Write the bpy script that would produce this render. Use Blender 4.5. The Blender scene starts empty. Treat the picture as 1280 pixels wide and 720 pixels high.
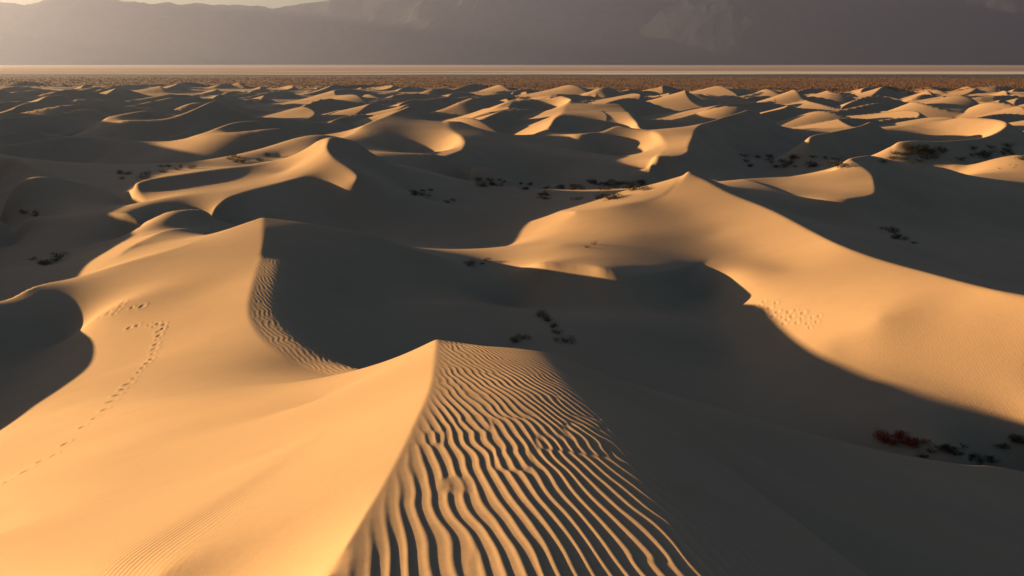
import bpy, math, random, time
import numpy as np

T0 = time.time()
# ---------------------------------------------------------------- camera
F_PX, PITCH, HC = 1256.0, math.radians(12.74), 40.0      # focal length in photo pixels, tilt, eye height
cam_d = bpy.data.cameras.new('camera')
cam = bpy.data.objects.new('camera', cam_d)
bpy.context.scene.collection.objects.link(cam)
cam.location = (0, 0, HC)
cam.rotation_euler = (math.radians(90) - PITCH, 0, 0)
cam_d.sensor_width = 36.0
cam_d.lens = 36.0 * F_PX / 1280.0
cam_d.clip_start, cam_d.clip_end = 0.1, 60000
bpy.context.scene.camera = cam
# ---------------------------------------------------------------- light
SUN_AZ, SUN_EL = -68.0, 5.7        # degrees from the view axis (negative is to the left), elevation
wd = bpy.data.worlds.new('World')
bpy.context.scene.world = wd
wd.use_nodes = True
wn = wd.node_tree.nodes
sky = wn.new('ShaderNodeTexSky')
sky.sky_type = 'NISHITA'
sky.sun_disc = False
sky.sun_elevation = math.radians(SUN_EL)
sky.sun_rotation = math.radians(SUN_AZ)
sky.dust_density = 1.4
sky.ozone_density = 2.0
wd.node_tree.links.new(sky.outputs[0], wn['Background'].inputs[0])
wn['Background'].inputs[1].default_value = 0.028
sun_d = bpy.data.lights.new('sun', 'SUN')
sun_d.energy = 5.0
sun_d.angle = math.radians(0.5)
sun_d.color = (1.0, 0.665, 0.275)
sun = bpy.data.objects.new('sun', sun_d)
bpy.context.scene.collection.objects.link(sun)
sun.rotation_euler = (math.radians(90 - SUN_EL), 0, math.radians(180 - SUN_AZ))
vs = bpy.context.scene.view_settings
vs.view_transform = 'Standard'
vs.look = 'None'
vs.exposure = 2.2
vs.gamma = 1.0
cy = bpy.context.scene.cycles
cy.use_denoising = True
cy.volume_bounces = 0
cy.max_bounces = 4
cy.diffuse_bounces = 0

# ---------------------------------------------------------------- helpers
COL = bpy.context.scene.collection
SP, CP = math.sin(PITCH), math.cos(PITCH)

def P(px, py, Y):
    """The point at depth Y (metres ahead of the camera) that the photo shows at pixel px, py."""
    xc, yc = (px - 640) / F_PX, (360 - py) / F_PX
    t = Y / (CP + yc * SP)
    return (t * xc, Y, HC + t * (yc * CP - SP))

def spline(pts, step):
    """Catmull-Rom through pts, a point about every step metres."""
    p = np.array(pts, float)
    if len(p) == 1: return p
    q = np.vstack([2 * p[0] - p[1], p, 2 * p[-1] - p[-2]])
    out = []
    for i in range(1, len(q) - 2):
        a, b, c, d = q[i-1], q[i], q[i+1], q[i+2]
        L = np.linalg.norm(c[:2] - b[:2])
        st = step * max(.3, math.hypot(*((b + c)[:2] / 2)) * .004)
        n = max(2, int(L / st))
        t = np.linspace(0, 1, n, endpoint=False)[:, None]
        out.append(.5 * ((2*b) + (-a+c)*t + (2*a-5*b+4*c-d)*t*t + (-a+3*b-3*c+d)*t**3))
    out.append(p[-1:])
    return np.vstack(out)

# ---------------------------------------------------------------- the dune field: control lines
CREST, SMOOTH, FARC = [], [], []
def crest(*pts): CREST.append([P(*p) if len(p) == 3 else p[:3] for p in pts])
def smooth(*pts): SMOOTH.append([P(*p) if len(p) == 3 else p[:3] for p in pts])
def far(*pts): FARC.append([P(*p) if len(p) == 3 else p[:3] for p in pts])
W = lambda x, y, z: (x, y, z, 0)          # a world point, where the photo shows nothing

#@@CONTROLS
# main ridge: far peak on the left, saddle, near peak, then straight to beneath the camera
crest((326,271,145),(329,302,129),(323,325,118),(315,353,105),(309,387,94),(319,414,86),(344,439,79),(378,459,74),(417,470,69),(465,473,62),(500,453,54),(545,424,45))
crest((545,424,45),(539,475,27),(514,537,18),(483,598,13.6),(450,653,11),(411,717,9),W(-1.8,0,37),W(-2.5,-15,38),W(-4,-60,36))
# right shoulder of the near dune
crest((545,424,45),(600,432,44.5),(650,442,44.2),(700,455,44.8),(750,468,46.3),(800,482,48.2),(900,510,51),(1000,538,53),(1100,563,55.5),(1200,580,59),(1280,590,63),W(50,64,9),W(75,66,4))
smooth((1000,700,22),(1100,710,26),(1280,720,31))
smooth((1000,600,38),(1280,640,46))
for d_, dr in ((2, .06), (4, .34), (7, 1.6)):
    smooth(*[W(-1.8 - .0009 * max(Y - 10, 0)**1.9*.8 + d_, Y, 40 - 2.97 - .215 * Y - dr) for Y in (3, 8, 14, 20, 27, 34, 41)])
smooth(W(3,0,35.5),W(8,0,32),W(20,5,24),W(40,15,14),W(60,20,6))
# lit slope left of the main ridge
smooth((200,720,12),(0,720,17),(-150,720,24))
smooth((350,560,26),(200,600,28),(0,620,38),W(-34,42,16),W(-45,45,10))
smooth((400,500,42),(200,500,58),(0,530,75),W(-50,70,8))
smooth((250,350,112),(200,430,90),(150,470,80))
smooth((150,380,108),(118,398,107),(111,425,100),(83,464,90),(44,492,83),(0,525,76))
smooth(W(-8,0,32),W(-20,0,24),W(-40,0,10))
# left arm of the far-left peak and the ridge out of frame that shades the hollow
crest((326,271,145),(262,297,138),(225,309,133),(150,330,127),(78,353,124),(0,378,116),W(-68,108,15),W(-72,92,16.5),W(-68,76,15.5),W(-62,60,12),W(-58,40,6))
smooth(W(-50,108,9.5),W(-52,95,9.3),W(-50,85,9.5))
crest((240,284,161),(202,289,156),(150,317,141))
smooth(W(-48,168,9.5),W(-40,163,10),W(-30,160,11))
smooth((190,306,146),(206,297,150))
# right shoulder of the far-left peak, running on to the big right-hand dune
crest((326,271,145),(380,278,143),(430,287,141),(475,295,140),(512,310,141),(550,321,142),(587,332,144),(610,340,143),(640,344,140))
HB = [(640,344,140),(677,337,135),(726,333,133),(756,340,130),(794,346,129),(835,344,132),(865,335,137),(888,325,142)]
crest(*HB)
smooth(*[W(P(*q)[0] + 1, P(*q)[1] - 5.5, P(*q)[2] - 2.9) for q in HB[:-1]])
smooth((700,400,112),(800,400,116),(900,400,121))
GC = spline([P(*p) for p in ((323,325,118),(315,353,105),(309,387,94),(319,414,86),(344,439,79),(378,459,74),(417,470,69),(465,473,62))], 2.0)
gt = np.gradient(GC[:, :2], axis=0); gt /= np.linalg.norm(gt, axis=1)[:, None]
for d_, dr in ((1.5, .03), (3.2, .25), (5, 1.3), (9, 4.2)):
    smooth(*[W(c[0] - t_[1] * d_ , c[1] + t_[0] * d_, c[2] - dr) for c, t_ in zip(GC, gt)][:-3 if d_ > 4 else -2])
smooth((560,380,115),(640,430,104),(800,460,99),(900,440,110),(1000,500,91),(1150,540,82),(1200,575,78))
smooth(W(-4,74,9.5),W(4,70,7.5),W(15,70,6),W(30,75,4),W(50,80,2.5))
# the big right-hand dune
crest((860,211,195),(875,220,192),(912,241,180),(961,261,166),(1010,287,149),(1047,306,134),(1100,325,122),(1156,340,113),(1212,355,104.5),(1265,368,98),W(57,88,17.5),W(64,76,15.5),W(74,60,9))
smooth((888,325,142),(930,350,129),(980,375,118),(1040,390,109),(1100,400,102))
smooth((939,381,121),(1011,426,104.5),(1078,448,98),(1280,505,85),W(52,74,9.5),W(60,62,7))
smooth((900,290,160),(940,315,145),(1000,340,126))
smooth((862,270,171),(880,300,156),(888,325,142))
smooth((700,306,150),(760,300,155),(800,290,162))
crest((719,265,180),(775,256,180),(827,246,185),(848,228,191),(860,211,195))
smooth((1010,270,190),(1130,300,175),(1200,330,160),(1260,350,150),W(95,130,4))
# the hollow dune behind it on the right
crest((1057,199,235),(1085,212,226),(1096,227,213),(1092,244,200),(1062,250,194),(1025,250,196),(987,242,206),(950,229,222),(927,224,228))
crest((1057,199,235),(1046,210,232),(1032,218,240),(980,221,233),(927,224,228))
smooth((970,230,222),(1010,236,213),(1050,238,208))
crest((1057,199,235),(1070,196,240),(1089,194,245),(1119,201,250),(1160,207,255),(1182,210,258),(1212,219,256),(1280,229,250),W(155,235,7),W(200,220,4))
smooth((1119,250,212),(1156,269,203),(1194,284,198),(1239,287,203),(1280,291,205))
smooth((1200,300,182),(1280,320,172))
smooth((1190,205,330),(1280,200,330))
smooth((1225,217,300),(1280,222,288))
# middle dune with the rounded lit lip
crest((412,171,235),(407,181,228),(412,192,220),(431,205,213),(446,216,208),(450,224,205),(442,233,203),(427,236,204),(405,229,208),(375,222,210),(345,229,206),(300,246,197),(262,264,187),(205,273,181),(180,276,180),(156,271,182),(75,274,192),(0,272,198),W(-128,210,8))
crest((412,171,235),(397,175,236),(375,190,240),(337,203,236),(262,212,228),(165,226,215))
smooth((335,226,213),(262,239,205),(195,250,197),(160,267,185))
smooth((240,233,214),(300,223,222),(360,213,227))
crest((412,171,235),(431,173,236),(456,184,236),(490,220,230),(516,242,225),(542,252,220),(569,257,215),(620,260,209),(662,262,202),(690,264,192),(719,265,180))
smooth((640,305,176),(600,310,178),(540,292,188),(450,275,196),(350,270,194),(250,282,186),(150,298,178),(50,312,172))
smooth((70,332,155),(0,340,150))
smooth((640,243,290),(750,240,290),(830,243,284))
smooth((560,238,290),(600,232,304),(700,231,304))
crest((556,151,420),(587,156,415),(625,175,370),(681,194,345),(737,205,332),(794,212,325),(850,220,315),(900,222,312))
# unseen high ridges out of frame on the left, added to shade the mid-ground
crest(W(-96,118,15),W(-112,145,16.5),W(-120,175,17.5),W(-128,192,18),W(-133,206,17.8),W(-138,220,19),W(-158,245,19.5),W(-185,290,22),W(-210,330,23.5),W(-235,380,24),W(-280,450,23.5),W(-330,540,24),W(-400,650,26))
smooth(W(-60,120,8),W(-85,150,7),W(-92,175,6),W(-98,195,5),W(-108,215,5),W(-125,240,5),W(-150,290,6))
smooth((660,178,390),(720,188,376),(780,197,352))
crest(W(-75,322,10),W(-50,312,12.5),W(-20,303,12.3),W(-4,296,9))  # added mid-field crest, shaped to throw shade over the shrub flat
crest(W(-75,300,9),W(-56,288,12),W(-30,277,12),W(-12,270,8))  # second added crest, nearer, to close the lit gap on that flat
# dark ridges at the left
crest((0,198,300),(75,222,260),(150,244,222),(187,254,205))
smooth((0,240,225),(80,255,215),(130,262,200))
smooth((30,205,355),(150,215,318),(300,195,335),(400,172,350))
# farther crests
far((0,183,400),(52,173,405),(105,170,410),(150,173,408),(206,177,400),(244,171,395),(270,160,400),(292,154,410),(319,149,420),(330,153,425))
far((356,158,380),(319,162,378),(262,169,382),(206,177,400))
far((131,147,520),(187,138,530))
far((150,150,500),(217,149,500),(244,141,510),(270,130,530))
far((0,149,520),(71,141,540))
far((19,136,650),(45,128,680),(79,119,720))
far((0,169,440),(52,160,450))
far((449,158,400),(482,145,430),(512,136,450),(530,146,435),(542,152,425))
far((556,151,420),(565,164,385),(580,179,347),(576,192,322),(550,198,315),(524,194,320),(501,190,330),(460,181,345))
far((621,136,600),(649,124,650),(640,140,590),(662,147,560))
far((685,164,420),(711,130,600),(700,122,640))
far((685,164,420),(726,171,395),(771,159,415),(812,163,400))
far((771,136,560),(782,139,540),(800,160,440),(812,163,400),(828,178,370),(831,186,350),(812,201,320))
far((950,137,480),(886,152,420),(865,175,360),(856,196,325),(812,201,320))
far((1010,169,380),(1070,158,420),(1090,150,450))
far((1119,175,350),(1224,173,365),(1257,152,430),(1200,145,470))
#@@END

def solve_heights():
    """Bending + stretching surface through the control lines, free to crease along the crests, on a log-polar grid about the camera's foot."""
    th_nodes = []
    a = -180.0
    while a < 180.0:
        th_nodes.append(a)
        d = abs(a + 2) - 34
        a += .1 if d < 0 else min(2.5, .1 + d * .06)
    th_nodes.append(180.0)
    th_full = np.radians(np.array(th_nodes))
    u_full = np.arange(math.log(4.0), math.log(2200), .004)
    lines = [(spline(l, .22), True) for l in CREST] + [(spline(l, .22), False) for l in SMOOTH] + [(spline(l, .22), True) for l in FARC]
    # feet of the far dunes
    allc = np.vstack([spline(l, 4)[:, :3] for l in CREST + FARC])
    toes = []
    for l in FARC:
        s = spline(l, 2)
        d = np.gradient(s[:, :2], axis=0); d /= np.linalg.norm(d, axis=1)[:, None] + 1e-9
        n = np.stack([-d[:, 1], d[:, 0]], 1)
        n[n[:, 0] > 0] *= -1                                   # n looks to the sun side
        for side, ang in ((1, 13.0), (-1, 27.0)):
            zb = 1.0
            off = np.maximum(s[:, 2] - zb, 1) / math.tan(math.radians(ang))
            q = s[:, :2] + side * n * off[:, None]
            for k in range(len(q)):
                dd = np.hypot(*(allc[:, :2] - q[k]).T)
                if dd.min() > .62 * off[k]:
                    toes.append((q[k][0], q[k][1], zb))
    if toes: lines.append((np.array(toes), False))
    X = None
    for lev in (16, 8, 4, 2, 1):
        th = th_full[::lev].copy(); th[-1] = th_full[-1]
        u = u_full[::lev]
        nt, nu = len(th), len(u)
        dth = np.diff(th)[:, None]; du = (u[1] - u[0])
        marked = np.zeros((nt, nu), bool)
        idx, wts, tgt = [], [], []
        for pts, crease in lines:
            uu = np.log(np.maximum(np.hypot(pts[:, 0], pts[:, 1]), 1.0)); tt = np.arctan2(pts[:, 0], pts[:, 1])
            fu = (uu - u[0]) / du
            it = np.clip(np.searchsorted(th, tt) - 1, 0, nt - 2); ft = (tt - th[it]) / (th[it+1] - th[it])
            iu = np.floor(fu).astype(int)
            ok = (iu >= 0) & (iu < nu - 1)
            it, ft, iu, fu, z = it[ok], ft[ok], iu[ok], (fu - iu)[ok] if False else (fu[ok] - iu[ok]), pts[ok, 2]
            idx.append(np.stack([it*nu+iu, (it+1)*nu+iu, it*nu+iu+1, (it+1)*nu+iu+1], 1))
            wts.append(np.stack([(1-ft)*(1-fu), ft*(1-fu), (1-ft)*fu, ft*fu], 1))
            tgt.append(z)
            if crease:
                for a_, b_ in ((0,0),(1,0),(0,1),(1,1)): marked[it+a_, iu+b_] = True
        idx = np.vstack(idx); wts = np.vstack(wts); tgt = np.hstack(tgt)
        # one averaged target row per cell keeps the system light
        WD = 40.0
        beta = 0.0012
        eps = 2.5
        base = np.full((nt, nu), 1.0)
        free = (~marked).astype(float)
        hc = .5 * (np.vstack([dth, dth[-1:]]) + np.vstack([dth[:1], dth]))     # nt x 1
        area = hc * du
        w_u = np.sqrt(hc * du) / du
        w_t = np.sqrt(dth * du) / dth
        wb_uu = (math.sqrt(beta) * np.sqrt(hc * du) / du**2) * free[:, 1:-1]
        dm, dp = dth[:-1], dth[1:]
        a1, a2 = 2/(dm*(dm+dp)), 2/(dp*(dm+dp))
        wb_tt = math.sqrt(beta) * np.sqrt(hc[1:-1] * du) * free[1:-1]
        fm = free[1:, 1:] * free[:-1, 1:] * free[1:, :-1] * free[:-1, :-1]
        wb_ut = math.sqrt(2*beta) * np.sqrt(dth * du) / (dth * du) * fm
        se = np.sqrt(eps * area) * .35
        def A(x):
            x = x.reshape(nt, nu)
            g = np.zeros_like(x)
            r = w_u**2 * (x[:, 1:] - x[:, :-1]); g[:, 1:] += r; g[:, :-1] -= r
            r = w_t**2 * (x[1:] - x[:-1]); g[1:] += r; g[:-1] -= r
            r = wb_uu**2 * (x[:, 2:] - 2*x[:, 1:-1] + x[:, :-2]); g[:, 2:] += r; g[:, 1:-1] -= 2*r; g[:, :-2] += r
            r = wb_tt**2 * (a1*(x[:-2]-x[1:-1]) + a2*(x[2:]-x[1:-1])); g[:-2] += a1*r; g[2:] += a2*r; g[1:-1] -= (a1+a2)*r
            r = wb_ut**2 * (x[1:, 1:] - x[:-1, 1:] - x[1:, :-1] + x[:-1, :-1]); g[1:, 1:] += r; g[:-1, 1:] -= r; g[1:, :-1] -= r; g[:-1, :-1] += r
            g += se**2 * x
            g = g.ravel()
            s = (x.ravel()[idx] * wts).sum(1) * WD
            g += np.bincount(idx.ravel(), (wts * s[:, None]).ravel(), nt*nu)
            return g
        b = (se**2 * base).ravel() + np.bincount(idx.ravel(), (wts * (WD * tgt)[:, None]).ravel(), nt*nu)
        # Jacobi diagonal
        D = np.zeros((nt, nu))
        D[:, 1:] += w_u**2; D[:, :-1] += w_u**2; D[1:] += w_t**2; D[:-1] += w_t**2
        D[:, 2:] += wb_uu**2; D[:, 1:-1] += 4*wb_uu**2; D[:, :-2] += wb_uu**2
        D[:-2] += (a1*wb_tt)**2; D[2:] += (a2*wb_tt)**2; D[1:-1] += ((a1+a2)*wb_tt)**2
        for s1 in (slice(1,None), slice(None,-1)):
            for s2 in (slice(1,None), slice(None,-1)): D[s1, s2] += wb_ut**2
        D += se**2
        D = D.ravel() + np.bincount(idx.ravel(), (wts**2 * WD).ravel(), nt*nu)
        if X is None: x = np.full(nt*nu, 3.0)
        else:
            tmp = np.stack([np.interp(u, uo, row) for row in X])
            x = np.stack([np.interp(th, tho, tmp[:, j]) for j in range(nu)], 1).ravel()
        r = b - A(x); z = r / D; p = z.copy(); rz = r @ z; rz0 = rz
        for it_ in range({16: 900, 8: 600, 4: 400, 2: 300, 1: 160}[lev]):
            Ap = A(p); al = rz / (p @ Ap); x += al * p; r -= al * Ap; z = r / D; rn = r @ z
            p = z + (rn / rz) * p; rz = rn
            if rz < 1e-9 * rz0: break
        X, tho, uo = x.reshape(nt, nu), th, u
        if lev == 1:
            near = marked.copy(); near[1:] |= marked[:-1]; near[:-1] |= marked[1:]; near[:, 1:] |= marked[:, :-1]; near[:, :-1] |= marked[:, 1:]
            for _ in range(2):
                Bx = X.copy(); Bx[:, 1:-1] = .25*X[:, :-2] + .5*X[:, 1:-1] + .25*X[:, 2:]
                C2 = Bx.copy(); C2[1:-1] = .25*Bx[:-2] + .5*Bx[1:-1] + .25*Bx[2:]
                X = np.where(near, C2, X)
        print('level', lev, X.shape, 'it', it_, 'res', rz / rz0, round(time.time() - T0, 1))
    return X, tho, uo

X, TH, UU = solve_heights()

# ---------------------------------------------------------------- sampling the solved surface (cubic in both directions)
def cr(t):
    return (-.5*t + t*t - .5*t**3, 1 - 2.5*t*t + 1.5*t**3, .5*t + 2*t*t - 1.5*t**3, -.5*t*t + .5*t**3)

def sample_sep(th, u):
    """Heights on the product grid th x u."""
    f = np.clip(np.searchsorted(TH, th, side='right') - 1, 1, len(TH) - 3)
    t = (th - TH[f]) / (TH[f+1] - TH[f]); wt = cr(np.clip(t, 0, 1))
    R = sum(w[:, None] * X[f + k - 1] for k, w in enumerate(wt))
    g = (u - UU[0]) / (UU[1] - UU[0]); i = np.clip(np.floor(g).astype(int), 1, len(UU) - 3)
    wu = cr(np.clip(g - i, 0, 1))
    return sum(w[None, :] * R[:, i + k - 1] for k, w in enumerate(wu))

def vnoise(x, y, seed=0):
    """Smooth value noise, about -1..1."""
    xi = np.floor(x).astype(np.int64); yi = np.floor(y).astype(np.int64)
    fx, fy = x - xi, y - yi
    fx = fx*fx*fx*(fx*(fx*6-15)+10); fy = fy*fy*fy*(fy*(fy*6-15)+10)
    def h(a, b):
        n = (a * 374761393 + b * 668265263 + seed * 1442695041) & 0xffffffff
        n = ((n ^ (n >> 13)) * 1274126177) & 0xffffffff
        n = n ^ (n >> 16)
        return (n & 0xffff) / 32767.5 - 1
    return (h(xi, yi)*(1-fx) + h(xi+1, yi)*fx)*(1-fy) + (h(xi, yi+1)*(1-fx) + h(xi+1, yi+1)*fx)*fy

def fbm(x, y, o=4, seed=0, gain=.5):
    s, a, n = 0, 1, 0
    for k in range(o):
        s = s + a * vnoise(x * 2**k + 17.3*k, y * 2**k - 9.1*k, seed + k); n += a; a *= gain
    return s / n

def far_edge(x):
    """Where the dune field ends and the scrub begins."""
    return 1330 - .25 * x + 60 * np.sin(x / 170.0)

rng = random.Random(11)
FAR_DUNES = []
for gy in range(60):
    y = 470 + gy * 30 * (1 + gy * .004)
    if y > 1700: break
    n = int(2.6 * y / 85) + 1
    for gx in range(n):
        x = -1.75 * y + (gx + rng.random()) * 85 + rng.uniform(-20, 20)
        y2 = y + rng.uniform(-25, 25)
        if rng.random() > .62: continue
        if y2 > 1330 - .25 * x: continue
        H = rng.uniform(6.5, 15) * (1 - .35 * max(0, (y2 - 800) / 700))
        FAR_DUNES.append((x, y2, H, rng.uniform(34, 72), (rng.uniform(-1.5, -.5) if rng.random() < .5 - .25*max(-1, min(1, x/y2*2)) else rng.uniform(-.5, .9)), rng.uniform(-.012, .012), rng.uniform(3.6, 6.5)))
        for _ in range(2):
            if y2 > 760: FAR_DUNES.append((x + rng.uniform(-50, 50), y2 + rng.uniform(-40, 40), rng.uniform(2.5, 6), rng.uniform(16, 40), rng.uniform(-1.3, .7), rng.uniform(-.02, .03), rng.uniform(3.0, 5.5)))

def far_dunes(x, y, h):
    shape = h.shape; x, y, h = x.ravel(), y.ravel(), h.ravel().copy()
    reg = np.nonzero((y > 400) & (y < 1800) & (np.abs(x) < 2.2 * y))[0]
    xs, ys = x[reg], y[reg]
    order = np.argsort(ys); xs, ys, reg = xs[order], ys[order], reg[order]
    add = np.zeros(len(xs))
    for cx, cy_, H, L, rot, curv, ww in FAR_DUNES:
        lo, hi = np.searchsorted(ys, [cy_ - 2.2*L, cy_ + 2.2*L])
        a_, b_ = xs[lo:hi], ys[lo:hi]
        k = np.nonzero(np.abs(a_ - cx) < 2.2*L + 40)[0]
        dx, dy = a_[k] - cx, b_[k] - cy_
        c, s = math.cos(rot), math.sin(rot)
        al, ac = dx * -s + dy * c, dx * c + dy * s
        bc = curv * al * al + 3 * np.sin(al / L * 2.3 + cx)
        hc = H * np.exp(-(al / L)**2 * 1.3) * (1 - .15 * np.cos(al / L * 4 + cy_))
        d = ac - bc
        v = np.where(d < 0, hc * np.clip(1 + d / (ww * H), 0, 1)**1.35, hc - d * .56)
        add[lo:hi][k] = np.maximum(add[lo:hi][k], v)
    fade = np.clip((ys - 400) / 120, 0, 1)
    h[reg] = np.maximum(h[reg], add * fade) + .25 * np.minimum(h[reg], add * fade)
    return h.reshape(shape)

NC = spline([P(*p) for p in ((545,424,45),(539,475,27),(514,537,18),(483,598,13.6),(450,653,11),(411,717,9))] + [(-1.8,0,37)], .5)
NCY, NCX = NC[::-1, 1], NC[::-1, 0]

def wave(ph):
    # rounded troughs, narrower crests, steeper on the side away from the wind
    return (.5 + .5*np.cos(ph + .28*np.sin(ph)))**1.12 - .45 + .06*np.sin(2*ph)

def ripples(x, y, h):
    shape = h.shape
    x, y, h = x.ravel(), y.ravel(), h.ravel().copy()
    k = np.nonzero((y > 2) & (y < 47) & (x > -14) & (x < 16))[0]
    X_, Y_ = x[k], y[k]
    d = X_ - np.interp(Y_, NCY, NCX)
    bend = .17*Y_ + .0016*np.clip(22 - Y_, 0, 30)**2
    ph = 2*np.pi*((X_ + bend) / .208) + 3.6*vnoise(X_/1.3, Y_/3.2, 3) + 1.3*vnoise(X_/.6, Y_/1.3, 4)
    n1, n2 = vnoise(X_/.75, Y_/1.9, 7), vnoise(X_/.75, Y_/1.9, 8)
    C = 1 + 2.1*(n1 + 1j*n2)
    amp = np.clip(np.abs(C)*1.6, 0, 1)
    m = np.clip((d - .05)/.5, 0, 1) * np.clip((8.6 - d)/5.6, 0, 1) * np.clip((47 - Y_)/5, 0, 1)
    h[k] += .0165*m*(1 - .3*np.clip((Y_-14)/20, 0, 1))*amp*(1 + .25*vnoise(X_/2, Y_/4, 12))*wave(ph + np.angle(C))
    # fine faint streaks low on the lit side
    m2 = np.exp(-((X_ + 5.5 - .02*(Y_-12) + .3*np.sin(Y_/5))/.8)**2) * np.clip((Y_ - 6)/3, 0, 1) * np.clip((32 - Y_)/14, 0, 1)
    h[k] += .007*m2*np.cos(2*np.pi*(X_ - .03*Y_)/.125 + 2*vnoise(X_/.5, Y_/2, 15))
    # rippled lip beside the farther ridge
    k = np.nonzero((y > 60) & (y < 128) & (x > -40) & (x < -5))[0]
    X_, Y_ = x[k], y[k]
    o = np.argsort(GC[:, 1])
    d = X_ - np.interp(Y_, GC[o, 1], GC[o, 0])
    ph = 2*np.pi*(X_*.9 + Y_*.42)/.42 + 3*vnoise(X_/2, Y_/2, 21)
    C = 1 + 1.6*(vnoise(X_/1.2, Y_/1.2, 22) + 1j*vnoise(X_/1.2, Y_/1.2, 23))
    h[k] += .018*np.clip((d-.1)/.7, 0, 1)*np.clip((8-d)/3, 0, 1)*wave(ph + np.angle(C))*np.clip(np.abs(C)*1.5,0,1)
    return h.reshape(shape)

TRAIL = [(-40,628),(-18,615),(8,603),(32,589),(50,577),(68,569),(82,555),(103,534),(118,523),(131,512),(139,502),(146,494),(153,487),(160,480),(167,473),(173,466),(178,460),(184,454),(189,449),(191,443),(193,437),(195,431),(196,425),(199,420),(200,414),(205,406),(204,411),(197,405),
    (192,409),(162,410),(172,407),(186,406),(154,379),(165,385),(147,389),(136,392),(125,398),(151,384),(178,383),(143,393)]
SCUFF = [(939,383),(945,388),(951,381),(956,392),(962,386),(966,396),(972,390),(978,397),(984,401),(990,396),(996,404),(1002,399),(1009,405),(1015,398),(1021,403),(1004,392),(986,390),(970,380),(955,378),(1024,395),(995,388),(1012,410),(980,405)]
def prints(x, y, h):
    """Footprints pressed into the sand."""
    r_ = random.Random(5)
    for n_, (px, py) in enumerate(TRAIL + SCUFF):
        q = hit_grid(px, py)
        if q is None: continue
        if n_ >= len(TRAIL): s_, dep = r_.uniform(.12, .24), .075
        else: s_, dep = r_.uniform(.20, .34) * (q[1]/85)**.3 * r_.uniform(.6, .9), r_.uniform(.06, .10)
        k = np.nonzero((np.abs(x - q[0]) < 1.6) & (np.abs(y - q[1]) < 2.5))
        e = ((x[k]-q[0])/s_)**2 + ((y[k]-q[1])/(s_*1.5))**2
        h[k] += dep*(-np.exp(-e) + .45*np.exp(-(np.sqrt(e)-1.7)**2*3))
    return h

def ground_heights(x, y, h):
    r = np.hypot(x, y)
    h = far_dunes(x, y, h)
    h = h * (1 - np.clip((r - 1900) / 700, 0, 1)) + 0
    h = h + .9 * fbm(x / 60, y / 60, 3, 5) * np.clip((r - 1100) / 400, 0, 1) * np.clip(1 - (r - 2300) / 800, 0, 1)
    return h

def squeeze(x, y):
    # far out, the sheet is narrower to the sides and behind than ahead
    a = np.abs(x); x = np.sign(x) * np.where(a > 3000, 3000 + (a - 3000) * .36, a)
    y = np.where(y < -3000, -3000 + (y + 3000) * .36, y)
    return x, y

def grid_mesh(name, th, r, z, wrap=False):
    nt, nr = z.shape
    x, y = squeeze(np.sin(th)[:, None] * r[None], np.cos(th)[:, None] * r[None])
    co = np.stack([x, y, z], 2).reshape(-1, 3).astype(np.float32)
    i = np.arange(nt - 1)[:, None] * nr + np.arange(nr - 1)[None]
    q = np.stack([i, i + 1, i + nr + 1, i + nr], 2).reshape(-1, 4)[:, ::-1].astype(np.int32)
    me = bpy.data.meshes.new(name)
    me.vertices.add(len(co)); me.vertices.foreach_set('co', co.ravel())
    me.loops.add(q.size); me.loops.foreach_set('vertex_index', q.ravel())
    me.polygons.add(len(q)); me.polygons.foreach_set('loop_start', np.arange(0, q.size, 4, dtype=np.int32))
    me.polygons.foreach_set('use_smooth', np.ones(len(q), bool))
    me.update(calc_edges=True)
    return me

def steps(*segs):
    out = []
    for a, b, s in segs:
        out.append(np.arange(a, b, s))
    return np.hstack(out)

th = np.radians(steps((-180, -60, 2.5), (-60, -40, .5), (-40, -31, .12), (-31, -15.5, .055), (-15.5, 20, .045), (20, 31, .06), (31, 45, .3), (45, 180, 2.5)))
th = np.append(th, math.pi)
u = steps((math.log(.3), math.log(6), .06), (math.log(6), math.log(60), .0032), (math.log(60), math.log(125), .0025), (math.log(125), math.log(400), .004), (math.log(400), math.log(1800), .004), (math.log(1800), math.log(3500), .01), (math.log(3500), math.log(15500), .06))
r = np.exp(u)
z = sample_sep(th, np.clip(u, UU[0], UU[-1]))
near = np.clip((math.log(6) - u) / .5, 0, 1)[None]
z = z * (1 - near) + 36.9 * near
xg = np.sin(th)[:, None] * r[None]; yg = np.cos(th)[:, None] * r[None]
z = ground_heights(xg, yg, z)
U_AX = u
def height(x, y):
    tt, uu = math.atan2(x, y), math.log(max(math.hypot(x, y), .31))
    i = min(max(int(np.searchsorted(th, tt)) - 1, 0), len(th) - 2); j = min(max(int(np.searchsorted(U_AX, uu)) - 1, 0), len(U_AX) - 2)
    a = (tt - th[i]) / (th[i+1] - th[i]); b = (uu - U_AX[j]) / (U_AX[j+1] - U_AX[j])
    return float((z[i, j]*(1-b) + z[i, j+1]*b)*(1-a) + (z[i+1, j]*(1-b) + z[i+1, j+1]*b)*a)
def hit_grid(px, py, y0=8, y1=1700):
    Y = y0
    while Y < y1:
        p = P(px, py, Y)
        if p[2] < height(p[0], p[1]): return p
        Y *= 1.003
    return None
z = ripples(xg, yg, z)
z = prints(xg, yg, z)
me = grid_mesh('ground', th, r, z)
ground = bpy.data.objects.new('ground', me); COL.objects.link(ground)
ground['kind'] = 'structure'
print('ground', z.shape, round(time.time() - T0, 1))

def mat(name):
    m = bpy.data.materials.new(name); m.use_nodes = True
    return m, m.node_tree.nodes, m.node_tree.links, m.node_tree.nodes['Principled BSDF']


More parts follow.
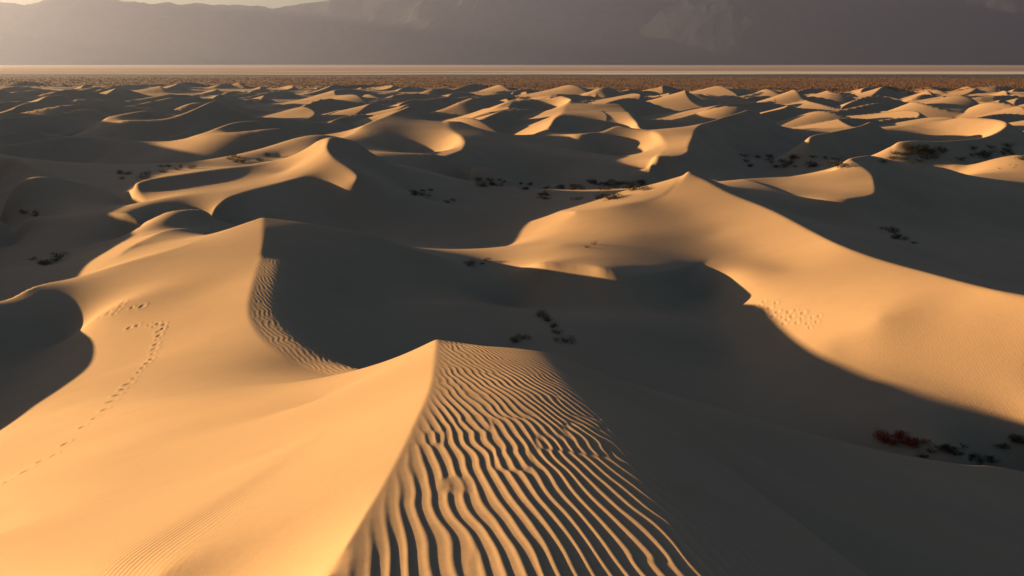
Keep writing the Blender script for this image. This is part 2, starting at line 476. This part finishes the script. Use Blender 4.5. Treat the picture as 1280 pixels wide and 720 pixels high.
def nd(N, t, **kw):
    n = N.new(t)
    for k, v in kw.items():
        if k.startswith('i_'): n.inputs[int(k[2:]) if k[2:].isdigit() else k[2:].replace('_', ' ')].default_value = v
        else: setattr(n, k, v)
    return n

def ramp(N, stops, interp='LINEAR'):
    n = N.new('ShaderNodeValToRGB'); n.color_ramp.interpolation = interp
    e = n.color_ramp.elements
    while len(e) < len(stops): e.new(.5)
    for el, (p, c) in zip(e, stops): el.position = p; el.color = (*c, 1) if len(c) == 3 else c
    return n

# sand near, scrub soil farther out, then the bare lake bed: zones of the ground by distance along Y
m, N, L, B = mat('desert_ground')
geo = nd(N, 'ShaderNodeNewGeometry')
sep = nd(N, 'ShaderNodeSeparateXYZ'); L.new(geo.outputs['Position'], sep.inputs[0])
def math_(op, a, b=None, c=None):
    n = nd(N, 'ShaderNodeMath', operation=op)
    for k, v in enumerate((a, b, c)):
        if v is None: continue
        if isinstance(v, (int, float)): n.inputs[k].default_value = v
        else: L.new(v, n.inputs[k])
    return n.outputs[0]
def noise(scale, detail=4, rough=.55, vec=None, dist=0.0):
    n = nd(N, 'ShaderNodeTexNoise'); n.inputs['Scale'].default_value = scale; n.inputs['Detail'].default_value = detail
    n.inputs['Roughness'].default_value = rough; n.inputs['Distortion'].default_value = dist
    L.new(vec if vec is not None else geo.outputs['Position'], n.inputs['Vector'])
    return n.outputs['Fac']
def mixc(f, a, b):
    n = nd(N, 'ShaderNodeMix', data_type='RGBA')
    if isinstance(f, float): n.inputs[0].default_value = f
    else: L.new(f, n.inputs[0])
    for k, v in ((6, a), (7, b)):
        if isinstance(v, tuple): n.inputs[k].default_value = (*v, 1)
        else: L.new(v, n.inputs[k])
    return n.outputs[2]
def smoothstep(x, a, b):
    n = nd(N, 'ShaderNodeMapRange', interpolation_type='SMOOTHSTEP')
    L.new(x, n.inputs[0]); n.inputs[1].default_value = a; n.inputs[2].default_value = b
    return n.outputs[0]
SAND_A, SAND_B = (.49, .322, .216), (.42, .276, .185)
sandc = mixc(smoothstep(noise(.05, 5), .3, .7), SAND_A, SAND_B)
grain = noise(90, 2, .7)
sandc = mixc(math_('MULTIPLY', smoothstep(grain, .35, .75), .35), sandc, (.30, .195, .115))
sandc = mixc(math_('MULTIPLY', smoothstep(noise(14, 3, .75), .45, .7), .22), sandc, (.34, .22, .13))
sandc = mixc(math_('MULTIPLY', smoothstep(noise(.35, 5, .7), .5, .75), .25), sandc, (.36, .235, .14))
mp = nd(N, 'ShaderNodeMapping'); L.new(geo.outputs['Position'], mp.inputs[0]); mp.inputs['Scale'].default_value = (.35, 1, 1)
stretched = mp.outputs[0]
edge = math_('ADD', math_('ADD', sep.outputs[1], math_('MULTIPLY', sep.outputs[0], .3)), math_('MULTIPLY', math_('SUBTRACT', noise(.006, 4, .6), .5), 500))
soil = mixc(smoothstep(noise(.006, 5, .65, stretched), .35, .65), (.27, .125, .05), (.15, .075, .038))
c1 = mixc(smoothstep(edge, 1230, 1420), sandc, soil)
far_n = math_('ADD', sep.outputs[1], math_('MULTIPLY', math_('SUBTRACT', noise(.0011, 5, .62, stretched), .5), 1500))
c2 = mixc(smoothstep(far_n, 2450, 2700), c1, (.075, .066, .066))
salt = mixc(smoothstep(math_('ADD', noise(.0012, 4, .6, stretched), math_('MULTIPLY', sep.outputs[0], .00012)), .35, .62), (.40, .27, .22), (.92, .80, .68))
c3 = mixc(smoothstep(far_n, 3050, 3200), c2, salt)
c4 = mixc(smoothstep(far_n, 3600, 4300), c3, (.48, .30, .24))
c5 = mixc(smoothstep(far_n, 5200, 7200), c4, (.62, .43, .35))
c6 = mixc(smoothstep(far_n, 9500, 12000), c5, (.13, .10, .09))
L.new(c6, B.inputs['Base Color'])
B.inputs['Roughness'].default_value = .95
B.inputs['Specular IOR Level'].default_value = .1
# wind-worked surface: fine grain, and faint ripples carried by the farther slopes
wv = nd(N, 'ShaderNodeTexWave', wave_type='BANDS', bands_direction='X')
wv.inputs['Scale'].default_value = 1.15; wv.inputs['Distortion'].default_value = 5.0; wv.inputs['Detail'].default_value = 2.0; wv.inputs['Detail Scale'].default_value = .6
L.new(geo.outputs['Position'], wv.inputs['Vector'])
bmask = math_('MULTIPLY', smoothstep(sep.outputs[1], 55, 100), math_('MULTIPLY', smoothstep(noise(.035, 3), .42, .62), .003))
hgt = math_('ADD', math_('MULTIPLY', wv.outputs['Fac'], bmask), math_('MULTIPLY', grain, .0035))
hgt = math_('ADD', hgt, math_('MULTIPLY', noise(2.2, 4, .6), .012))
bp = nd(N, 'ShaderNodeBump'); bp.inputs['Distance'].default_value = 1.0; bp.inputs['Strength'].default_value = .8
L.new(hgt, bp.inputs['Height']); L.new(bp.outputs[0], B.inputs['Normal'])
ground.data.materials.append(m)

# ---------------------------------------------------------------- mountains across the valley
def mountains(name, r0, r1, prof, seed, colour, foot=-8):
    """A range as a height field: prof gives (azimuth in degrees, crest height in metres)."""
    az = np.radians(np.arange(-33, 33.01, .08)); rr = np.linspace(0, 1, 150)
    A_ = np.degrees(az)[:, None]; R_ = r0 + (r1 - r0) * rr[None]
    R2 = R_ + 500 * np.interp(A_, *zip(*[(a, math.sin(a * .35 + seed)) for a in range(-50, 51)]))
    X_, Y_ = np.sin(az)[:, None] * R2, np.cos(az)[:, None] * R2
    crest_h = np.interp(np.degrees(az), [p[0] for p in prof], [p[1] for p in prof])[:, None]
    def ridged(sc, s_):
        t = 0; a_ = 1.0; n_ = 0
        for k in range(6):
            t = t + a_ * (1 - np.abs(vnoise(X_/sc*2**k + 5*k, Y_/sc*2**k, s_ + k)) * 1.6); n_ += a_; a_ *= .52
        return t / n_
    ridge = ridged(1500, seed)
    sh = np.clip(rr[None] / .62, 0, 1)
    sh = (1 - (1 - sh)**1.5) * np.clip((1 - rr[None]) / .3, 0, 1)
    fan = .05 * np.clip(rr[None] / .1, 0, 1)
    Hh = crest_h * (sh * (.80 + .0) + fan) + crest_h * .22 * (ridge - .40) * np.clip(sh*3, 0, 1)
    Hh = Hh + foot
    Hh[:, 0] = foot - 20
    me_ = grid_mesh(name, np.zeros(1), np.zeros(1), np.zeros((1, 1))) if False else None
    co = np.stack([X_, Y_, Hh], 2).reshape(-1, 3).astype(np.float32)
    nr = len(rr); i = np.arange(len(az) - 1)[:, None] * nr + np.arange(nr - 1)[None]
    q = np.stack([i, i + nr, i + nr + 1, i + 1], 2).reshape(-1, 4)[:, ::-1].astype(np.int32)
    me_ = bpy.data.meshes.new(name)
    me_.vertices.add(len(co)); me_.vertices.foreach_set('co', co.ravel())
    me_.loops.add(q.size); me_.loops.foreach_set('vertex_index', q.ravel())
    me_.polygons.add(len(q)); me_.polygons.foreach_set('loop_start', np.arange(0, q.size, 4, dtype=np.int32))
    me_.polygons.foreach_set('use_smooth', np.ones(len(q), bool)); me_.update(calc_edges=True)
    o = bpy.data.objects.new(name, me_); COL.objects.link(o); o['kind'] = 'structure'
    mm, N_, L_, B_ = mat(name + '_rock')
    g_ = nd(N_, 'ShaderNodeNewGeometry')
    n_ = nd(N_, 'ShaderNodeTexNoise'); n_.inputs['Scale'].default_value = .0016; n_.inputs['Detail'].default_value = 8; n_.inputs['Roughness'].default_value = .6
    L_.new(g_.outputs['Position'], n_.inputs['Vector'])
    rp = ramp(N_, [(.3, tuple(c * .55 for c in colour)), (.7, tuple(c * 1.5 for c in colour))])
    L_.new(n_.outputs['Fac'], rp.inputs[0]); L_.new(rp.outputs[0], B_.inputs['Base Color'])
    o.data.materials.append(mm)
    B_.inputs['Roughness'].default_value = 1; B_.inputs['Specular IOR Level'].default_value = 0
    return o
mountains('mountains', 12300, 15300, [(-48,740),(-28,745),(-25,830),(-22.5,895),(-20,850),(-17.5,880),(-14.6,890),(-12.8,880),(-11,960),(-8,1100),(-3,1250),(0,1300),(10,1500),(48,1600)], 31, (.030, .034, .044))
mountains('foothills', 11200, 14300, [(-48,100),(-16,130),(-9,330),(-4,640),(2,900),(8,980),(14,1150),(22,1400),(48,1500)], 57, (.020, .024, .034))

# ---------------------------------------------------------------- haze
HZ = 4.4e-5
import bmesh
def box_mesh(name, lo, hi):
    bm = bmesh.new(); bmesh.ops.create_cube(bm, size=1)
    for v in bm.verts:
        v.co = [lo[k] if v.co[k] < 0 else hi[k] for k in range(3)]
    me_ = bpy.data.meshes.new(name); bm.to_mesh(me_); bm.free(); return me_
hz = bpy.data.objects.new('haze', box_mesh('haze', (-9600, -8200, -45), (9600, 15800, 2300))); COL.objects.link(hz)
hz['kind'] = 'stuff'
hm = bpy.data.materials.new('haze'); hm.use_nodes = True
hm.node_tree.nodes.clear()
ho = hm.node_tree.nodes.new('ShaderNodeOutputMaterial'); pv = hm.node_tree.nodes.new('ShaderNodeVolumePrincipled')
pv.inputs['Color'].default_value = (.50, .57, 1.0, 1); pv.inputs['Density'].default_value = HZ; pv.inputs['Anisotropy'].default_value = .65
hm.node_tree.links.new(pv.outputs[0], ho.inputs['Volume'])
hz.data.materials.append(hm)

# ---------------------------------------------------------------- shrubs
def leaf_material(name, dark, light):
    m_, N_, L_, B_ = mat(name)
    g_ = nd(N_, 'ShaderNodeNewGeometry')
    n_ = nd(N_, 'ShaderNodeTexNoise'); n_.inputs['Scale'].default_value = 2.3; n_.inputs['Detail'].default_value = 4
    L_.new(g_.outputs['Position'], n_.inputs['Vector'])
    rp = ramp(N_, [(.35, dark), (.65, light)]); L_.new(n_.outputs['Fac'], rp.inputs[0]); L_.new(rp.outputs[0], B_.inputs['Base Color'])
    B_.inputs['Roughness'].default_value = .85; B_.inputs['Specular IOR Level'].default_value = .1
    return m_
M_DARK = leaf_material('shrub_leaves', (.020, .019, .012), (.052, .046, .028))
M_RED = leaf_material('rusty_leaves', (.30, .022, .012), (.55, .08, .03))
M_TWIG = leaf_material('bark', (.05, .038, .028), (.11, .085, .06))
M_SCRUB = leaf_material('scrub_leaves', (.11, .048, .02), (.27, .125, .05))

def mesh_of(name, V, Fc, m_):
    me_ = bpy.data.meshes.new(name); me_.from_pydata(V, [], Fc); me_.materials.append(m_); me_.update(); return me_

def foliage_mesh(seed, n=420, flat=.55, m_=None, open_=.0):
    """Leaf clumps through a lumpy low dome about 1 m across: several lobes of unequal size with gaps between."""
    q = random.Random(seed); V, Fc = [], []
    lobes = [(q.uniform(-.3, .3), q.uniform(-.3, .3), q.uniform(.12, .36), q.uniform(.13, .25)) for _ in range(8)]
    for _ in range(n):
        lx, ly, lz, lr = q.choice(lobes)
        while True:
            a, b, c = q.uniform(-1, 1), q.uniform(-1, 1), q.uniform(-1, 1)
            if a*a + b*b + c*c < 1: break
        x_, y_, z_ = lx + a*lr*1.25, ly + b*lr*1.25, max(.01, (lz + c*lr) * (flat/.55))
        s_ = q.uniform(.018, .05)
        d1 = [q.gauss(0, 1) for _ in range(3)]; d2 = [q.gauss(0, 1) for _ in range(3)]
        l1 = math.sqrt(sum(k*k for k in d1)); l2 = math.sqrt(sum(k*k for k in d2))
        i_ = len(V); p_ = (x_, y_, z_)
        V += [p_, tuple(p_[k] + d1[k]/l1*s_*1.6 for k in range(3)), tuple(p_[k] + d1[k]/l1*s_*.8 + d2[k]/l2*s_ for k in range(3))]
        Fc.append((i_, i_+1, i_+2))
    return mesh_of('foliage', V, Fc, m_)

def stems_mesh(seed, m_=None):
    q = random.Random(seed); V, Fc = [], []
    for _ in range(13):
        a, t_ = q.uniform(0, 6.283), q.uniform(.15, .42)
        p0 = (q.uniform(-.04, .04), q.uniform(-.04, .04), -.10); p1 = (math.cos(a)*t_*.45, math.sin(a)*t_*.45, q.uniform(.1, .2)); p2 = (math.cos(a+.3)*t_, math.sin(a+.3)*t_, q.uniform(.25, .5))
        base_i = len(V)
        for p_, w_ in ((p0, .012), (p1, .008), (p2, .002)):
            for k in range(4): V.append((p_[0] + w_*math.cos(k*1.571), p_[1] + w_*math.sin(k*1.571), p_[2]))
        for g in (0, 4):
            for k in range(4): Fc.append((base_i+g+k, base_i+g+(k+1) % 4, base_i+g+4+(k+1) % 4, base_i+g+4+k))
    return mesh_of('stem', V, Fc, m_)

PROTO = {}
for kind, (fm, n_, fl) in {'dark': (M_DARK, 460, .55), 'red': (M_RED, 620, .42), 'bare': (M_TWIG, 90, .5)}.items():
    PROTO[kind] = [(foliage_mesh(40 + k + len(kind) * 7, n_, fl, fm), stems_mesh(90 + k, M_TWIG)) for k in range(4)]
qs = random.Random(77)
def shrub(x, y, size, label, cat, group, kind='dark', parts=True):
    root = bpy.data.objects.new('desert_shrub', None); COL.objects.link(root)
    root.empty_display_size = .3
    root.location = (x, y, height(x, y) - .04 * size)
    root.rotation_euler = (0, 0, qs.uniform(0, 6.283)); root.scale = (size * qs.uniform(.85, 1.3), size * qs.uniform(.85, 1.2), size * qs.uniform(.6, .9))
    root['label'] = label; root['category'] = cat
    if group: root['group'] = group
    fm, sm = qs.choice(PROTO[kind])
    for nm, d_ in (('foliage', fm), ('stem', sm)):
        c = bpy.data.objects.new(nm, d_); COL.objects.link(c); c.parent = root
    return root
ORD = {2: ('left', 'right'), 3: ('left', 'middle', 'right')}
def cluster(spots, size, label, group, kind='dark'):
    k = 0
    base = label
    spots = sorted(spots)
    few = 1 < len(spots) <= 9
    for i_, (px, py) in enumerate(spots):
        if few:
            n_ = len(spots)
            o_ = ('leftmost', 'second', 'third', 'fourth', 'fifth', 'sixth', 'seventh', 'eighth', 'ninth')[i_] if i_ < n_ - 1 else 'rightmost'
            label = o_ + (' from left, ' if 0 < i_ < n_ - 1 else ', ') + base
        q = hit_grid(px, py, 30)
        if q is None: continue
        f_ = qs.uniform(.6, 1.3); sz = size * f_
        if len(spots) > 9:
            label = ('large ' if f_ > 1.05 else 'small ' if f_ < .85 else 'mid-sized ') + base + ', ' + ('left part', 'middle part', 'right part')[min(2, 3 * i_ // len(spots))]
        shrub(q[0], q[1], sz, label, 'shrub', group if len(spots) > 1 else None, kind); k += 1
    return k
def scatter(x0, y0, x1, y1, n, bend=0.0):
    out = []
    for _ in range(n):
        t_ = qs.random(); out.append((x0 + (x1-x0)*t_, y0 + (y1-y0)*qs.random() + bend*(t_-.5)))
    return out
cluster([(1109,287),(1117,292),(1124,297),(1131,300),(1142,305),(1121,299)], 2.2, 'low dark shrub in the shaded hollow behind the big right-hand dune', 'shrubs in the hollow behind the big right-hand dune')
cluster(scatter(516,239,540,246,7), 2.2, 'low dark shrub at the foot of the middle dune on its right', 'shrubs at the foot of the middle dune')
cluster(scatter(556,251,568,255,3), 1.8, 'small dark shrub on the low shaded crest line behind the peaked dune', 'small shrubs on the shaded crest line')
cluster(scatter(598,226,632,235,9), 2.8, 'dark shrub in the leftmost clump of the shaded flat behind the dunes', 'shrubs of the left clump on the shaded flat')
cluster(scatter(648,231,684,238,8) + scatter(670,243,690,252,4), 2.4, 'dark shrub in the middle clump of the shaded flat behind the dunes', 'shrubs of the middle clump on the shaded flat')
cluster(scatter(696,232,730,238,8) + scatter(735,228,805,239,26) + scatter(720,243,765,251,5), 3.2, 'dark shrub in the belt left of the big dune', 'shrubs of the dense belt beside the big dune')
cluster(scatter(924,196,1048,210,27), 4.2, 'dark bushy shrub in the belt behind the round lit dune', 'shrubs of the belt behind the round lit dune')
cluster(scatter(1130,184,1280,201,32), 5.0, 'dark bushy shrub in the wide thicket behind the sunlit flat', 'shrubs of the thicket by the sunlit flat')
cluster(scatter(1085,192,1165,206,12), 3.6, 'dark shrub on the slope between round lit dune and thicket', 'shrubs between the round dune and the thicket')
cluster(scatter(145,214,190,226,9) + scatter(200,205,245,216,7), 3.0, 'dark shrub in the shaded trough above the long sunlit crest', 'shrubs in the left trough')
cluster(scatter(286,194,335,205,9), 3.4, 'dark shrub in the shaded trough behind the peak of the middle dune', 'shrubs behind the middle dune')
cluster(scatter(22,264,46,271,5), 2.6, 'small dark shrub at the bottom of the far left slope', 'shrubs below the far left slope')
cluster(scatter(36,318,80,332,6), 2.2, 'small dark shrub in the shaded left hollow above the footprints', 'shrubs in the left hollow')
cluster(scatter(583,326,612,333,4), 1.6, 'small dark shrub in the shaded dip behind the peaked dune', 'shrubs beyond the peaked dune')
cluster([(676,396),(684,402),(691,410),(698,418),(706,428),(654,424),(644,428)], 1.9, 'dark twiggy shrub in the shaded bowl behind the rippled dune', 'shrubs in the shaded bowl')
cluster([(733,310),(742,306)], 1.5, 'bare twiggy shrub on the sunlit left slope of the big dune', 'twiggy shrubs on the sunlit slope', 'bare')
cluster(scatter(1106,546,1150,558,9), 1.7, 'rusty red shrub in the shaded valley at the lower right', 'rusty red shrubs in the valley', 'red')
cluster(scatter(1150,560,1215,574,10) + scatter(1205,572,1245,582,5) + scatter(1245,550,1280,566,6), 1.4, 'low dark shrub right of the rusty red ones', 'low dark shrubs in the lower right valley')
cluster(scatter(1195,205,1280,213,5), .9, 'tiny dark shrub on the sunlit flat before the wide thicket', 'tiny shrubs on the sunlit flat')
# shrubs dotted where the dune field meets the plain
n_edge = 0; MASS = []
for _ in range(9000):
    if len(MASS) >= 520: break
    px, py = qs.uniform(-10, 1290), qs.uniform(104, 128)
    if px > 640 and py < 112 or px < 500 and qs.random() > .45: continue
    Y = 40 / math.tan(math.atan((py - 360) / F_PX) + PITCH) * .97
    x_ = (px - 640) / F_PX * Y / .93
    if not (height(x_, Y) < 2.6 and 620 < Y < 1500): continue
    if n_edge >= 69:
        MASS.append((x_, Y, qs.uniform(3, 9))); continue
    sz = qs.uniform(4.5, 10)
    shrub(x_, Y, sz, ('large' if sz > 8 else 'small' if sz < 6 else 'mid-sized') + ' dark shrub among small dunes near the brown plain, ' + ('far left', 'left', 'right', 'far right')[min(3, max(0, int(px // 320)))], 'shrub', 'shrubs along the far edge of the dune field')
    n_edge += 1
V, Fc = [], []
for x_, y_, sz in MASS:
    zz = height(x_, y_)
    for j in range(46):
        a, rr = qs.uniform(0, 6.283), math.sqrt(qs.random())
        c_ = (x_ + sz*.55*rr*math.cos(a), y_ + sz*.55*rr*math.sin(a), zz + sz*.4*qs.random()*(1.15 - rr))
        i_ = len(V)
        for _ in range(3): V.append(tuple(c_[k] + qs.gauss(0, .11)*sz*.6 for k in range(3)))
        Fc.append((i_, i_+1, i_+2))
dsh = bpy.data.objects.new('distant_shrubs', mesh_of('distant_shrubs', V, Fc, M_DARK)); COL.objects.link(dsh); dsh['kind'] = 'stuff'
# the scrub of the plain, uncountable
rs = np.random.RandomState(3)
V, Fc = [], []
nS = 24000
for k in range(nS):
    y_ = 1120 + 1500 * rs.rand()**1.3; x_ = rs.uniform(-.62, .62) * y_
    if y_ + .3 * x_ + 140 * float(vnoise(np.array([x_/170]), np.array([y_/170]), 40)[0]) < 1270: continue
    s_ = rs.uniform(.4, 1.5); z_ = 0.0
    zz = height(x_, y_)
    for j in range(6):
        a = rs.uniform(0, 6.283, 3); c_ = np.array([x_, y_, zz]) + rs.uniform(-1, 1, 3) * (s_, s_, 0)
        i_ = len(V)
        V += [(c_[0] - s_*.6*math.cos(a[0]), c_[1] - s_*.6*math.sin(a[0]), c_[2] - .1), (c_[0] + s_*.6*math.cos(a[0]), c_[1] + s_*.6*math.sin(a[0]), c_[2] - .1), (c_[0] + s_*.3*math.cos(a[1]), c_[1] + s_*.3*math.sin(a[1]), c_[2] + s_*.9)]
        Fc.append((i_, i_+1, i_+2))
scr = bpy.data.objects.new('scrub', mesh_of('scrub', V, Fc, M_SCRUB)); COL.objects.link(scr); scr['kind'] = 'stuff'
print('done', n_edge, round(time.time() - T0, 1))
